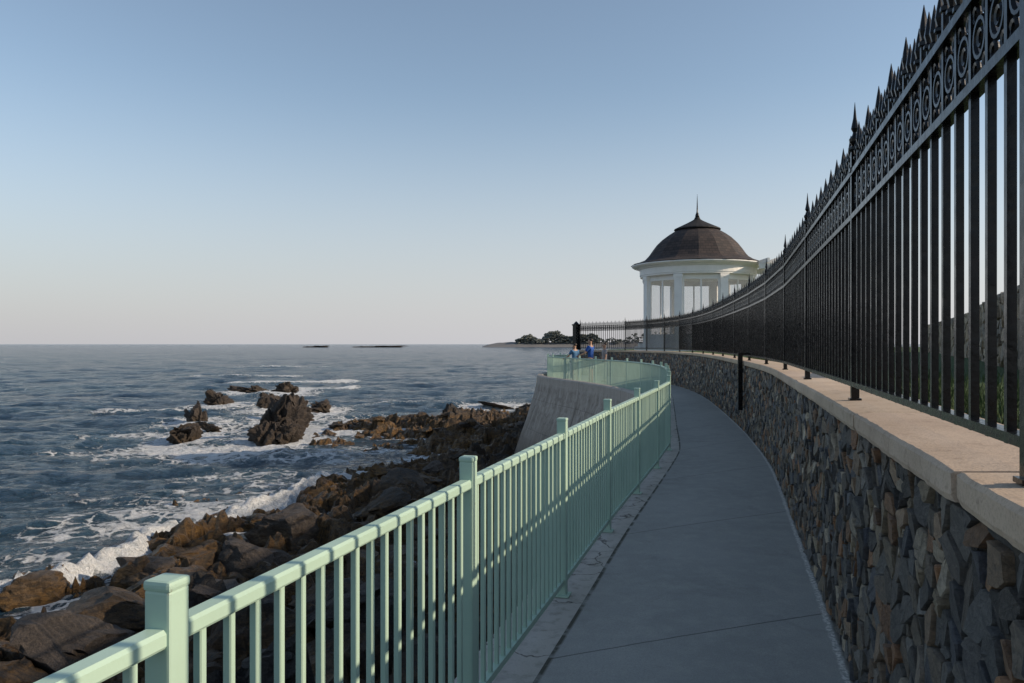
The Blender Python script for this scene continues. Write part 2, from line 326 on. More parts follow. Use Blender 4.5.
# ------------------------------------------------------------------ stone wall
wall=empty('stone_wall',(W.at(5)[0],W.at(5)[1],0),label='rubble stone retaining wall topped by pale granite coping',category='wall')
H=1.2
def ribbon(cur,u0,u1,rows,step=.3):
    n=int((u1-u0)/step)+2;us=np.linspace(u0,u1,n);V=[]
    for (o,z) in rows:
        for u in us:
            x,y,_=cur.at(u,o);V.append((x,y,z))
    F=[(r*n+i,r*n+i+1,(r+1)*n+i+1,(r+1)*n+i) for r in range(len(rows)-1) for i in range(n-1)]
    return V,F
def stones(cur,U0,U1,H,su,sv,seed,z0=0,side=-1,palette=None,drop=.22,prot=(.004,.026),gp=(.002,.006)):
    rr=random.Random(seed);nu=int((U1-U0)/su)+2;nvv=int(H/sv)+3
    G={}
    for i in range(-3,nu+3):
        for j in range(-2,nvv+2):
            if rr.random()<drop: continue
            G[(i,j)]=(U0+(i+rr.uniform(-.6,.6))*su+.2*j*sv,(j-.5+rr.uniform(-.6,.6))*sv)
    F=[];C=[];Mx=max(su,sv)*3
    TU=[];TV=[];TD=[]
    for (i,j),(pu,pv_) in G.items():
        if pv_<-.04 or pv_>H+.04 or pu<U0-.1 or pu>U1+.1: continue
        P=[(pu-Mx,max(0.0,pv_-Mx)),(pu+Mx,max(0.0,pv_-Mx)),(pu+Mx,min(H,pv_+Mx)),(pu-Mx,min(H,pv_+Mx))]
        nb=[]
        for a in range(-3,4):
            for b in range(-3,4):
                q=G.get((i+a,j+b))
                if q and (a or b): nb.append(((q[0]-pu)**2+(q[1]-pv_)**2,q))
        nb.sort()
        for dd,q in nb:
            mr=max((x-pu)**2+(y-pv_)**2 for x,y in P)
            if dd/4>mr: break
            nx,ny=q[0]-pu,q[1]-pv_;mx,my=(q[0]+pu)/2,(q[1]+pv_)/2
            Q=[];n=len(P)
            for k in range(n):
                A=P[k];B=P[(k+1)%n];da=(A[0]-mx)*nx+(A[1]-my)*ny;db=(B[0]-mx)*nx+(B[1]-my)*ny
                if da<=0: Q.append(A)
                if da*db<0:
                    t=da/(da-db);Q.append((A[0]+(B[0]-A[0])*t,A[1]+(B[1]-A[1])*t))
            P=Q
            if len(P)<3: break
        if len(P)<3: continue
        cu=sum(p[0] for p in P)/len(P);cv=sum(p[1] for p in P)/len(P)
        Q=[];n=len(P)
        for k in range(n):
            A=P[k];B=P[(k+1)%n]
            for t in(.09,.91): Q.append((A[0]+(B[0]-A[0])*t,A[1]+(B[1]-A[1])*t))
        P=Q;n=len(P);gap=rr.uniform(*gp)
        pr=rr.uniform(*prot);ta=rr.uniform(-.2,.2);tb=rr.uniform(-.2,.2);col=rr.choice(palette);k2=rr.uniform(.6,1.4)
        col=tuple(min(1,c*k2) for c in col)
        o=len(TU)
        for (sc,dep) in((1,-.02),(.99,pr*.65),(.95,pr*1.0)):
            for (x,y) in P:
                L=math.hypot(x-cu,y-cv)+1e-6;f=max(.2,1-gap/L)*sc
                uu=cu+(x-cu)*f;vv_=cv+(y-cv)*f
                TU.append(uu);TV.append(vv_);TD.append(dep+(ta*(uu-cu)+tb*(vv_-cv) if dep>0 else 0)+(rr.uniform(-.003,.003) if sc<.96 else 0))
        TU.append(cu);TV.append(cv);TD.append(pr*1.0+rr.uniform(-.003,.003))
        fs=[]
        for r in range(2):
            for k in range(n):
                a=o+r*n+k;b=o+r*n+(k+1)%n;fs.append((a,b,b+n,a+n))
        for k in range(n): fs.append((o+2*n+k,o+2*n+(k+1)%n,o+3*n))
        F+=fs;C+=[col]*len(fs)
    TU=np.array(TU);TD=np.array(TD);X,Y,_=cur.at(TU,side*TD)
    V=np.stack([X,Y,z0+np.array(TV)],1).tolist()
    return V,F,C
def tintmesh(name,V,F,C,mat,smooth=False):
    me=newmesh(name,V,F,mat,smooth)
    a=me.color_attributes.new('tint','FLOAT_COLOR','CORNER')
    lt=np.zeros(len(me.polygons),dtype=np.int32);me.polygons.foreach_get('loop_total',lt)
    cc=np.repeat(np.c_[np.array(C),np.ones(len(C))],lt,axis=0).astype(np.float32)
    a.data.foreach_set('color',cc.ravel());return me
def fixn(me):
    bm=bmesh.new();bm.from_mesh(me);bmesh.ops.recalc_face_normals(bm,faces=bm.faces[:]);bm.to_mesh(me);bm.free()
PAL=[(.12,.115,.112),(.09,.088,.09),(.15,.145,.138),(.18,.15,.12),(.22,.16,.11),(.11,.105,.10),(.155,.135,.11),(.07,.067,.066),(.12,.122,.125),(.085,.09,.105),(.28,.23,.165),(.18,.165,.145),(.08,.073,.067),(.15,.13,.11),(.28,.15,.08),(.38,.33,.26),(.065,.068,.08),(.22,.13,.075)]
V,F,C=stones(W,.3,W.L,H,.066,.080,3,palette=PAL,drop=.36)
me=tintmesh('masonry',V,F,C,STONE);obj('masonry',me,parent=wall)
V,F=ribbon(W,0,W.L,[(.002,-.05),(.002,H),(.40,H),(.40,-.05)]);obj('mortar_core',newmesh('mortar_core',V,F,MORT),parent=wall)
V=[];F=[];C=[];u=0.2;rr=random.Random(5)
while u<W.L-.3:
    L=min(rr.uniform(1.2,2.2),W.L-u);n=max(3,int(L/.05));us=np.linspace(u+.003,u+L-.003,n);tint=rr.uniform(.86,1.07);tc=(tint,tint*rr.uniform(.97,1.0),tint*rr.uniform(.93,1.0))
    dz=rr.uniform(-.003,.003);do=rr.uniform(-.006,.006);o=len(V);pr=[(-.040,1.212),(-.048,1.230),(-.048,1.282),(-.038,1.294),(.1,1.30),(.3,1.30),(.42,1.295),(.43,1.20)]
    m=len(pr);jj=0
    for x_ in us:
        ed=min(x_-us[0],us[-1]-x_);e=.006*max(0,1-ed/.02);jj=jj*.7+rr.uniform(-.002,.002)
        for k,(oo,zz) in enumerate(pr):
            j=jj+rr.uniform(-.002,.002) if k in(0,1,2,3) else rr.uniform(-.001,.001)
            X,Y,_=W.at(x_,oo+do+(j if k<4 else 0)+(e if k<4 else 0));V.append((X,Y,zz+dz-(e if k>2 and k<7 else 0)+j*.25))
    for i in range(n-1):
        for k in range(m):
            a=o+i*m+k;b=o+i*m+(k+1)%m;F.append((a,b,b+m,a+m))
    F.append(tuple(o+k for k in range(m)));F.append(tuple(o+(n-1)*m+k for k in range(m))[::-1]);C+=[tc]*((n-1)*m+2);u+=L
me=tintmesh('coping',V,F,C,COPE);fixn(me);obj('coping',me,parent=wall)
# ------------------------------------------------------------------ iron fence
FO=.06
F0=W.d[np.argmin(np.abs(WA[:,1]-1.72))]
x0,y0,_=W.at(F0,FO)
fence=empty('iron_fence',(x0,y0,1.3),label='tall black wrought iron fence with spear finials on stone coping',category='fence')
SP=2.63;NP=18
pu=[F0+SP*k for k in range(-1,40) if F0+SP*k<W.L-.05];pu[-1]=W.L-.1
pm=merge([box_vf(.040,.040,0,1.32),box_vf(.060,.060,0,.012),box_vf(.054,.054,1.215,1.235),lathe_vf([(.02,1.32),(.034,1.332),(.034,1.344),(.014,1.355),(.028,1.375),(.030,1.39),(.014,1.41),(.010,1.425),(.020,1.445),(.009,1.50),(.001,1.585)],10)])
post_me=newmesh('post',pm[0],pm[1],IRON)
def spear(h): return lathe_vf([(.009,h),(.018,h+.006),(.018,h+.018),(.008,h+.026),(.016,h+.055),(.011,h+.09),(.001,h+.145)],6)
pk1=merge([box_vf(.021,.021,.07,1.24),spear(1.24)])
picket_me=newmesh('picket',pk1[0],pk1[1],IRON)
pk2=merge([box_vf(.021,.021,.07,1.30),spear(1.30)])
picket2_me=newmesh('picket',pk2[0],pk2[1],IRON)
def torus_vf(R0,r,n=16,m=6,a0=0,a1=2*math.pi,cx=0,cz=0):
    v=[];f=[];closed=abs(a1-a0-2*math.pi)<1e-6;nn=n if closed else n+1
    for i in range(nn):
        a=a0+(a1-a0)*i/n
        for k in range(m):
            b=2*math.pi*k/m;rr_=R0+r*math.cos(b);v.append((cx+rr_*math.cos(a),r*math.sin(b),cz+rr_*math.sin(a)))
    for i in range(n):
        for k in range(m): f.append((i*m+k,i*m+(k+1)%m,((i+1)%nn)*m+(k+1)%m,((i+1)%nn)*m+k))
    return v,f
unit=merge([torus_vf(.050,.010),torus_vf(.020,.0075,10,5,cx=-.042,cz=.073),torus_vf(.020,.0075,10,5,cx=.042,cz=.073),torus_vf(.020,.0075,10,5,cx=-.042,cz=-.073),torus_vf(.020,.0075,10,5,cx=.042,cz=-.073),
    torus_vf(.022,.008,12,5),
    lathe_vf([(.009,.12),(.009,.17),(.018,.178),(.018,.188),(.009,.196),(.016,.22),(.011,.25),(.001,.30)],6)])
ppos=[W.at(u,FO) for u in pu]
for (x,y,a) in ppos: obj('post',post_me,(x,y,1.3),a,fence)
def sweep(points,w,z0,z1):
    V=[];F=[];n=len(points)
    P=np.array([(p[0],p[1]) for p in points]);t=tang(P);nn=np.stack([t[:,1],-t[:,0]],1)
    for i in range(n):
        for s,z in((-1,z0),(1,z0),(1,z1),(-1,z1)): V.append((P[i,0]+nn[i,0]*w/2*s,P[i,1]+nn[i,1]*w/2*s,z))
    for i in range(n-1):
        for k in range(4): F.append((i*4+k,i*4+(k+1)%4,i*4+4+(k+1)%4,i*4+4+k))
    F.append((0,1,2,3));F.append(tuple((n-1)*4+k for k in(3,2,1,0)));return V,F
for nm,z0,z1,w in(('bottom_rail',1.375,1.40,.040),('middle_rail',2.262,2.29,.040),('top_rail',2.495,2.523,.045)):
    V,F=sweep(ppos,w,z0,z1);me=newmesh(nm,V,F,IRON);fixn(me);obj(nm,me,parent=fence)
cnt=0;rest=[];rings=[]
for k in range(len(ppos)-1):
    (xa,ya,_),(xb,yb,_)=ppos[k],ppos[k+1];ang=math.atan2(yb-ya,xb-xa)
    npk=NP if k<len(ppos)-2 else max(3,int(math.hypot(xb-xa,yb-ya)/.146))
    for j in range(npk):
        t=(j+.5)/npk;rings.append(xf(unit,(xa+(xb-xa)*t,ya+(yb-ya)*t,2.3925),ang))
        if j==0: continue
        t=j/npk;x=xa+(xb-xa)*t;y=ya+(yb-ya)*t
        if y<1.0: 
            rest.append(xf(pk2 if j%2 else pk1,(x,y,1.3),ang));continue
        if cnt<100: obj('picket',picket2_me if j%2 else picket_me,(x,y,1.3),ang,fence);cnt+=1
        else: rest.append(xf(pk2 if j%2 else pk1,(x,y,1.3),ang))
V,F=merge(rest);obj('picket_row',newmesh('picket_row',V,F,IRON),parent=fence,kind='stuff')
V,F=merge(rings);obj('scroll_frieze',newmesh('scroll_frieze',V,F,IRON,False),parent=fence)
kk=min(range(len(pu)),key=lambda k:abs(ppos[k][1]-14.2));x,y,a=W.at(pu[kk],-.10)
sv=merge([box_vf(.12,.08,.40,1.44),box_vf(.10,.22,1.40,1.438,0,-.10)])
obj('support_post',newmesh('support_post',sv[0],sv[1],IRON),(x,y,0),a,fence)
x,y,a=W.at(W.L-.05,-.0)
ev=merge([box_vf(.26,.26,0,2.55),box_vf(.32,.32,2.55,2.62),lathe_vf([(.16,2.62),(.09,2.70),(.001,2.78)],8)])
obj('end_post',newmesh('end_post',ev[0],ev[1],IRON),(x-.12,y+.1,0),a,fence)
# ------------------------------------------------------------------ green railing
u1=R.d[np.argmin(np.abs(RA[:,1]-1.59))]
x0,y0,_=R.at(u1)
rail=empty('green_railing',(x0,y0,0),label='pale green painted metal railing along the seaside path',category='railing')
S=1.805;ru=[u1+S*k for k in range(-1,60) if u1+S*k<R.L];rp=[R.at(u) for u in ru]
me=newmesh('post',*box_vf(.060,.060,0,1.11),mat=GREEN);bevel(me,.006,2)
cap=newmesh('c',*box_vf(.065,.065,1.108,1.13));bevel(cap,.008,2)
bm=bmesh.new();bm.from_mesh(me);bm.from_mesh(cap);pl=newmesh('p',*box_vf(.10,.10,0,.012));bm.from_mesh(pl);bm.to_mesh(me);bm.free()
bme=newmesh('baluster',*box_vf(.021,.021,.10,1.0),mat=GREEN);bevel(bme,.003,1)
bvf=box_vf(.021,.021,.10,1.0)
for(x,y,a) in rp: obj('post',me,(x,y,0),a,rail)
cnt=0;rest=[];NB=18
def railprof(nm,prof):
    V=[];F=[]
    m=len(prof)
    for k in range(len(rp)-1):
        (xa,ya,_),(xb,yb,_)=rp[k],rp[k+1];t=np.array([xb-xa,yb-ya]);L=np.linalg.norm(t);t/=L;n=np.array([t[1],-t[0]]);o=len(V)
        for e in(.025,L-.025):
            for(oo,z) in prof: p=np.array([xa,ya])+t*e+n*oo;V.append((p[0],p[1],z))
        for j in range(m): F.append((o+j,o+(j+1)%m,o+m+(j+1)%m,o+m+j))
        F.append(tuple(o+j for j in range(m)));F.append(tuple(o+m+j for j in range(m))[::-1])
    mm=newmesh(nm,V,F,GREEN);fixn(mm);obj(nm,mm,parent=rail)
railprof('top_rail',[(-.020,.998),(.020,.998),(.024,1.004),(.024,1.028),(.018,1.036),(-.018,1.036),(-.024,1.028),(-.024,1.004)])
railprof('bottom_rail',[(-.018,.075),(.018,.075),(.018,.108),(-.018,.108)])
for k in range(len(rp)-1):
    (xa,ya,_),(xb,yb,_)=rp[k],rp[k+1];ang=math.atan2(yb-ya,xb-xa)
    for j in range(1,NB):
        t=j/NB;x=xa+(xb-xa)*t;y=ya+(yb-ya)*t
        if y<1.2 or cnt>=100: rest.append(xf(bvf,(x,y,0),ang))
        else: obj('baluster',bme,(x,y,0),ang,rail);cnt+=1
V,F=merge(rest);obj('baluster_row',newmesh('baluster_row',V,F,GREEN),parent=rail,kind='stuff')
# ------------------------------------------------------------------ concrete sea wall
a0=R.d[np.argmin(np.abs(RA[:,1]-20.0))];n=160;us=np.linspace(a0,R.L,n);V=[];F=[];UV=[]
rows=[(-.20,-.25),(-.20,.14),(-.24,.17),(-.46,.17),(-.50,.13),(-.50,-.12),(-.56,-.5),(-.72,-1.1),(-.95,-1.8),(-1.2,-2.5),(-1.5,-3.6),(-1.7,-4.6)]
for u in us:
    for(o,z) in rows:
        k=min(1,(u-a0)/4.0);X,Y,_=R.at(u,-.2+(o+.2)*(.3+.7*k));j=(fbm(np.array([u*1.3]),np.array([z*1.5]),3,9)[0]-.5)*.22*min(1,-z) if z<0 else 0
        V.append((X-j,Y,z-.05*(1-k)));UV.append((u,z))
m=len(rows)
for i in range(n-1):
    for k in range(m-1): a=i*m+k;F.append((a,a+m,a+m+1,a+1))
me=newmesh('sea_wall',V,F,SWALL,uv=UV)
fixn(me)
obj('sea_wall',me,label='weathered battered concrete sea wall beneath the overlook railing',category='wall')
# ------------------------------------------------------------------ terrain
LANDP=[tuple(p) for p in offset(RA,-.1)[::5]]+[(6,48),(12,56),(30,80),(160,90),(160,-40),(-3,-40)]
def terr(x,y):
    dr=pdist(x,y,LANDP[:-3]);ds=pdist(x,y,SHORE);inl=pip(x,y,LANDP);ins=pip(x,y,SHP)
    t=dr/(dr+ds+1e-6)
    base=-.5-2.4*np.clip(dr/1.3,0,1)**.8
    z=base+(SEA+.02-base)*np.clip(t,0,1)**.60
    z=np.where(ins,z,SEA-.05-.20*ds)
    z=np.maximum(z,-9)
    wx=x+fbm(x*.7,y*.7,3,5)*1.6;wy=y+fbm(x*.7,y*.7,3,6)*1.6
    h1,e1=blocks(wx*.8+wy*.25,wy*.75,2.2,11,.9);h2,e2=blocks(wx,wy,.9,31,1.1);h3,e3=blocks(wx,wy,.34,51,1.2)
    amp=np.clip(dr/1.5,0,1)
    n=(h1-.5)*1.05*(.6+.4*np.clip(ds/5,0,1))+(h2-.5)*.46+(h3-.5)*.17
    n-=.35*np.clip(1-e1/.14,0,1)+.16*np.clip(1-e2/.14,0,1)
    z=z+n*amp+(fbm(x*3,y*3,4,77)-.5)*.28*amp
    z=np.where(inl,np.minimum(-.7,-.5-dr*.2),z)
    return z,dr,ds,ins,inl
xs=np.r_[np.arange(-24,-15,.4),np.arange(-15,8,.115),np.arange(8,120,3)];ys=np.r_[np.arange(-35,-4,1.0),np.arange(-4,8,.3),np.arange(8,40,.115),np.arange(40,74,.2),np.arange(74,112,1.5)]
X,Y=np.meshgrid(xs,ys);Z,_,_,_,_=terr(X,Y)
obj('shore_terrain',grid_mesh('shore_terrain',X,Y,Z,ROCK,False),kind='structure')
def boulder(seed,flat=.7,sub=4,npl=11,amp=.3):
    r=random.Random(seed);bm=bmesh.new();bmesh.ops.create_icosphere(bm,subdivisions=sub,radius=1)
    pl=[]
    for _ in range(npl):
        n=Vector((r.gauss(0,1),r.gauss(0,1),r.gauss(0,.8))).normalized();pl.append((n,r.uniform(.38,.8)))
    for v in bm.verts:
        p=v.co.copy()
        for n,h in pl:
            d=p.dot(n)-h
            if d>0: p-=n*d
        v.co=p*1.25
    sx=r.uniform(.85,1.3)
    co=np.array([v.co[:] for v in bm.verts]);ns=fbm(co[:,0]*2.2+seed,co[:,1]*2.2+co[:,2]*1.7,5,seed)-.5
    b,_e=blocks(co[:,0]+co[:,2]*.7+seed,co[:,1]-co[:,2]*.5,.45,seed,1.2)
    for v,k,bb in zip(bm.verts,ns,b): v.co*=1+k*amp+(bb-.5)*amp*.45;v.co.x*=sx;v.co.z*=flat
    bm.normal_update();me=bpy.data.meshes.new('rock');bm.to_mesh(me);bm.free();return me
BM=[boulder(100+i,random.uniform(.45,.75),4,9,.28) for i in range(9)]
for i,m_ in enumerate(BM): m_.materials.append(ROCK if i%3 else ROCKG)
RM=[boulder(200+i,.85,5,12,.75) for i in range(6)]
for m_ in RM: m_.materials.append(REEF)
N=0
cx=rng.uniform(-13,3,8000);cy=rng.uniform(5,66,8000);cz,dr,ds,ins,inl=terr(cx,cy)
for i in range(8000):
    if N>=170: break
    if inl[i] or dr[i]<2.2 or (not ins[i] and ds[i]>.7): continue
    if cy[i]<22 and cx[i]>2: continue
    s=random.choice([.22,.3,.4,.55,.8])*random.uniform(.8,1.2)
    if dr[i]<3.2: s=min(s,.45)
    if cy[i]>42: s=min(s,.4)
    k=random.randrange(9)
    o=obj('rock',BM[k],(cx[i],cy[i],max(cz[i],SEA-.1)+s*.05),(random.uniform(-.3,.3),random.uniform(-.3,.3),random.uniform(0,6.28)))
    o.scale=(s*1.3,s,s*.85);o['label']='angular grey boulder lying on the rocky shore' if k%3==0 else 'dark brown angular boulder lying on the shore';o['category']='rock';o['group']='boulders along the rocky shore';N+=1
def px(x,y,z=SEA): d=(EYE-z)*796/(y-344);return (x-512)/796*d,d
for(x,y,w,h,zz,rk) in [(35,594,1.5,.75,SEA,0),(292,533,1.9,1.0,-4.0,0),(215,612,1.7,1.4,-3.7,3),(120,620,1.8,1.0,-3.9,1),(245,568,1.5,.9,-4.0,0),(55,660,1.7,1.0,-3.8,6),(160,590,1.3,.7,-4.1,5),(420,490,1.7,.7,-4.1,2),(200,556,1.4,.45,SEA,7),(235,543,1.5,.45,SEA,5),(390,470,1.6,.35,SEA,8),(90,645,1.4,.9,-3.8,3)]:
    X_,Y_=px(x,y,zz);o=obj('rock',BM[rk],(X_,Y_,zz+h*.1),(.15,random.uniform(-.25,.25),random.uniform(0,6)));o.scale=(w*.62,w*.55,h*.95)
    o['label']='large weathered boulder washed by the surf at the shoreline';o['category']='rock';o['group']='boulders along the rocky shore'
OUT=[]
for(x,y,w,h,rk) in [(268,442,1.7,1.5,5),(281,441,1.6,1.1,3),(291,437,1.5,.8,0),(272,436,1.8,2.1,1),(284,428,1.9,1.9,4),(296,420,1.8,1.2,0),(264,409,1.8,1.2,2),(275,404,2.0,1.0,4),(290,408,1.8,1.6,5),(278,416,1.6,1.1,1),(303,414,1.5,.7,2),(192,421,1.8,1.0,1),(219,405,2.3,1.2,2),(180,438,1.8,.75,3),(206,429,1.2,.45,4),(322,409,1.8,.5,0),(237,392,2.2,.6,1),(287,393,3.0,.9,2),(256,392,2.0,.5,0),(495,406,3.0,.2,3),(345,428,2.2,.35,2),(375,424,2.6,.4,5),(410,428,2.6,.4,3)]:
    X_,Y_=px(x,y);Y_+=w*.3;OUT.append((X_,Y_,w));o=obj('rock',RM[rk],(X_,Y_,SEA+h*.12),(random.uniform(-.3,.3),random.uniform(-.3,.3),random.uniform(0,6)));o.scale=(w*.58,w*.50,h*.98)
    o['label']='tall brown craggy rock rising out of the surf' if h>1.3 else 'low brown rock breaking the sea surface';o['category']='rock';o['group']='rocks standing in the surf'
for(x,w) in [(382,60),(318,30)]:
    X_=(x-512)/796*1400;o=obj('rock',RM[2],(X_,1400,SEA),0);o.scale=(w*.7,12,3.4);o['label']='low dark ledge far out on the sea';o['category']='rock'
# ------------------------------------------------------------------ sea
def grow(a,b,s0,k,c=0):
    out=[a];
    while out[-1]<b: out.append(out[-1]+max(s0,(out[-1]-c)*k))
    return np.array(out)
ysw=np.r_[-200,-100,-50,-20,0,grow(8,22000,.14,.009)]
xr=grow(0,24000,.15,.018);xw=np.r_[-xr[::-1][:-1],xr]-11
X,Y=np.meshgrid(xw,ysw)
DY=np.gradient(ysw)[:,None]*np.ones_like(X);DX=np.gradient(xw)[None,:]*np.ones_like(X);SPC=np.maximum(DX*.6,DY)
Z=np.zeros_like(X)
wr=np.random.default_rng(3)
for lam in np.geomspace(.7,30,40):
    th=math.radians(-68+wr.normal(0,34));kx,ky=math.cos(th),math.sin(th);A=.020*lam*(1 if lam<5 else 5/lam)**1.05
    ph=wr.uniform(0,6.28);arg=2*math.pi*(kx*X+ky*Y)/lam+ph+1.8*np.sin((X*kx*.31-Y*ky*.23)/lam*3+ph*2)+2.2*(vn(X/lam*.35,Y/lam*.35,int(lam*7)))*3
    f=np.clip(lam/(3.0*SPC)-.6,0,1);Z+=A*f*((1-np.abs(np.sin(arg/2))**.8)-.4)
near=(Y<260)&(Y>-30)&(X>-120)&(X<90)
ds=np.full(X.shape,999.);ds[near]=pdist(X[near],Y[near],SHORE);ins=np.zeros(X.shape,bool);ins[near]=pip(X[near],Y[near],SHP)
Z*=np.clip(ds/8,.3,1)
BR=np.array(catmull([(-15.0,8),(-13.6,13),(-12.2,17.5),(-11.5,20),(-10.6,24),(-9.6,28),(-7.9,33.0),(-6.8,36)],.3))
db=np.full(X.shape,99.);nb_=near&(Y<48)&(Y>0);db[nb_]=pdist(X[nb_]+(fbm(X[nb_]*.5,Y[nb_]*.5,3,61)-.5)*1.9,Y[nb_]+(fbm(X[nb_]*1.1,Y[nb_]*1.1,2,63)-.5)*1.0,BR)
prof=np.exp(-(db/.45)**2)
Z+=prof*(.30+.65*fbm(X*.7,Y*.7,4,4))*np.clip((Y-5)/6,0,1)*.80
rough_=(fbm(X*3,Y*3,4,91)-.5)
Z+=.40*prof*rough_
foam=1.2*np.exp(-(db/.75)**2)
foam=np.maximum(foam,np.where(ds<99,.80*np.exp(-ds/2.2),0)*(Y<45)+np.where(ds<99,.60*np.exp(-ds/1.8),0)*(Y>=45))
foam=np.maximum(foam,np.where(ins,.68,0)*(ds<99))
foam=np.maximum(foam,.98*np.exp(-(np.maximum(ds-2,0)/10)**2)*np.clip((46-Y)/14,0,1)*(.12+1.0*fbm(X*.16,Y*.34,3,8)))
for(ox,oy,w) in OUT:
    r=np.sqrt((X-ox)**2+((Y-oy)*.6)**2);foam=np.maximum(foam,1.0*np.exp(-(r/(w*1.15+1.1))**2))
for(cx_,cy_,rx,ry,am) in [(-18.5,45,8.5,6,1.05),(-17,62,10,12,.85),(-10,43,5,6,.80),(-13,50,4,7,.8),(-25,54,6,7,.60),(-12,37,5,4,.7)]:
    r=np.sqrt(((X-cx_)/rx)**2+((Y-cy_)/ry)**2);foam=np.maximum(foam,am*np.exp(-r**2)*(.30+.95*fbm(X*.2,Y*.4,3,18)))
for(ax,ay,bx,by,wd,amp) in [(-42,122,-27,128,2.8,1.05),(-60,150,-40,147,2.2,.7),(-34,96,-24,92,1.8,.8),(-30,104,-22,107,2.2,.95),(-75,205,-50,210,3.0,.6),(-16,78,-6,80,1.2,.5),(-36,70,-28,72,1.5,.7)]:
    dd=np.full(X.shape,999.);dd[near]=pdist(X[near],Y[near],[(ax,ay),(bx,by)]);foam=np.maximum(foam,amp*np.exp(-(dd/wd)**2));Z+=.4*np.exp(-(dd/wd)**2)
foam=np.maximum(foam,np.clip((fbm(X*.05,Y*.12,4,21)-.48)*1.6,0,.26)*(Y<170)*near)
Z+=.22*np.clip(foam,0,1)*rough_*near
me=grid_mesh('sea',X,Y,Z+SEA,WATER,True)
a=me.attributes.new('foam','FLOAT','POINT');a.data.foreach_set('value',np.clip(foam,0,1.3).ravel().astype(np.float32))
obj('sea',me,kind='structure')
# ------------------------------------------------------------------ lawn
LO=offset(WA,.425)[::4];LO=np.vstack([LO,[(4.6,43),(6,48),(11,56),(28,78),(60,88)]])
ks=[0,.3,.8,1.8,4,8,15,30,60,110,180];V=[];F=[]
for p in LO:
    for k in ks: V.append((p[0]+k,p[1],1.275+.02*math.sin(k*1.3+p[1]*.6)*min(1,k)))
m=len(ks);n=len(LO)
for i in range(n-1):
    for k in range(m-1): a=i*m+k;F.append((a,a+1,a+m+1,a+m))
o=len(V)
V+=[(p[0],p[1],-1.5) for p in LO]
F+=[(i*m,(i+1)*m,o+i+1,o+i) for i in range(n-1)]
me=newmesh('lawn',V,F,GRASS,True);fixn(me);obj('lawn',me,kind='structure')
V=[];F=[]
for _ in range(12000):
    u=random.uniform(2,22);oo=.44+abs(random.gauss(0,.6));x,y,_a=W.at(u,oo);h=random.uniform(.03,.10);a=random.uniform(0,6.28);w=.005;dx,dy=random.gauss(0,.03),random.gauss(0,.03);o=len(V)
    V+=[(x-w*math.cos(a),y-w*math.sin(a),1.27),(x+w*math.cos(a),y+w*math.sin(a),1.27),(x+dx,y+dy,1.28+h)];F.append((o,o+1,o+2))
obj('grass_blades',newmesh('grass_blades',V,F,GRASS),kind='stuff',label='short grass along the back of the coping',category='grass')
BW=Curve(catmull([(4.9,6.8),(5.9,9.0),(7.8,13),(10.4,18),(14,26),(17,33)],.2))
gw=empty('garden_wall',(5.4,8.0,1.27),label='rough brown stone wall standing on the lawn behind the fence',category='wall')
PAL2=[(.40,.32,.23),(.30,.25,.19),(.44,.35,.25),(.33,.25,.17),(.26,.23,.19),(.50,.42,.32)]
V,F,C=stones(BW,.2,BW.L,1.10,.22,.15,12,z0=1.24,palette=PAL2,drop=.15,prot=(.01,.04),gp=(.006,.014));obj('masonry',tintmesh('masonry',V,F,C,STONE),parent=gw)
V,F=ribbon(BW,0,BW.L,[(0,1.2),(0,2.34),(.4,2.34),(.4,1.2)]);obj('mortar_core',newmesh('mortar_core',V,F,MORT),parent=gw)
# ------------------------------------------------------------------ gazebo
GX,GY,GZ=9.35,40.2,1.27
gz=empty('gazebo',(GX,GY,GZ),label='round white garden pavilion with bell shaped shingled roof',category='gazebo')
def gpart(nm,vf,mat,smooth=False,uv=None,fix=True,parent=None):
    me=newmesh(nm,vf[0],vf[1],mat,smooth,uv)
    if fix and uv is None: fixn(me)
    return obj(nm,me,(GX,GY,GZ),0,parent or gz)
prof=[(3.30,4.28),(3.32,4.31),(3.06,4.38),(2.82,4.47),(2.58,4.62),(2.38,4.84),(2.20,5.10),(2.00,5.36),(1.75,5.60),(1.48,5.80),(1.22,5.96),(1.02,6.05)]
ns=16;V=[];F=[];UV=[];al=0
for i,(r,z) in enumerate(prof):
    if i: al+=math.hypot(r-prof[i-1][0],z-prof[i-1][1])
    for k in range(ns+1):
        a=2*math.pi*(k+.5)/ns;V.append((r*math.cos(a),r*math.sin(a),z));UV.append((a*2.4,al))
for i in range(len(prof)-1):
    for k in range(ns): a=i*(ns+1)+k;F.append((a,a+1,a+ns+2,a+ns+1))
roof=gpart('roof',(V,F),SHING,False,UV)
gpart('roof_cap',lathe_vf([(1.05,6.03),(1.16,6.08),(1.14,6.13),(.88,6.25),(.56,6.40),(.28,6.54),(.16,6.62),(.12,6.72)],24),SHING,parent=roof)
gpart('finial',lathe_vf([(.09,6.70),(.11,6.78),(.08,6.88),(.04,6.98),(.028,7.3),(.018,7.6),(.004,7.9)],12),IRON,True,parent=roof)
gpart('cornice',lathe_vf([(2.80,3.66),(2.84,3.68),(2.84,3.74),(2.87,3.76),(2.87,4.04),(2.93,4.08),(2.98,4.13),(3.18,4.17),(3.27,4.23),(3.27,4.275),(3.05,4.28)],64),WHITE)
gpart('ceiling',lathe_vf([(2.6,3.65),(2.6,3.659)],48),WHITE)
gpart('floor',lathe_vf([(3.15,-.1),(3.15,.18),(3.05,.2),(2.95,.2),(2.95,.36)],48),WHITE)
NBAY=8;RAP=2.70
fw=1.66
pier=merge([box_vf(.44,.28,.36,.62),box_vf(.38,.22,.62,3.46),box_vf(.42,.26,3.46,3.52),box_vf(.46,.30,3.52,3.657)])
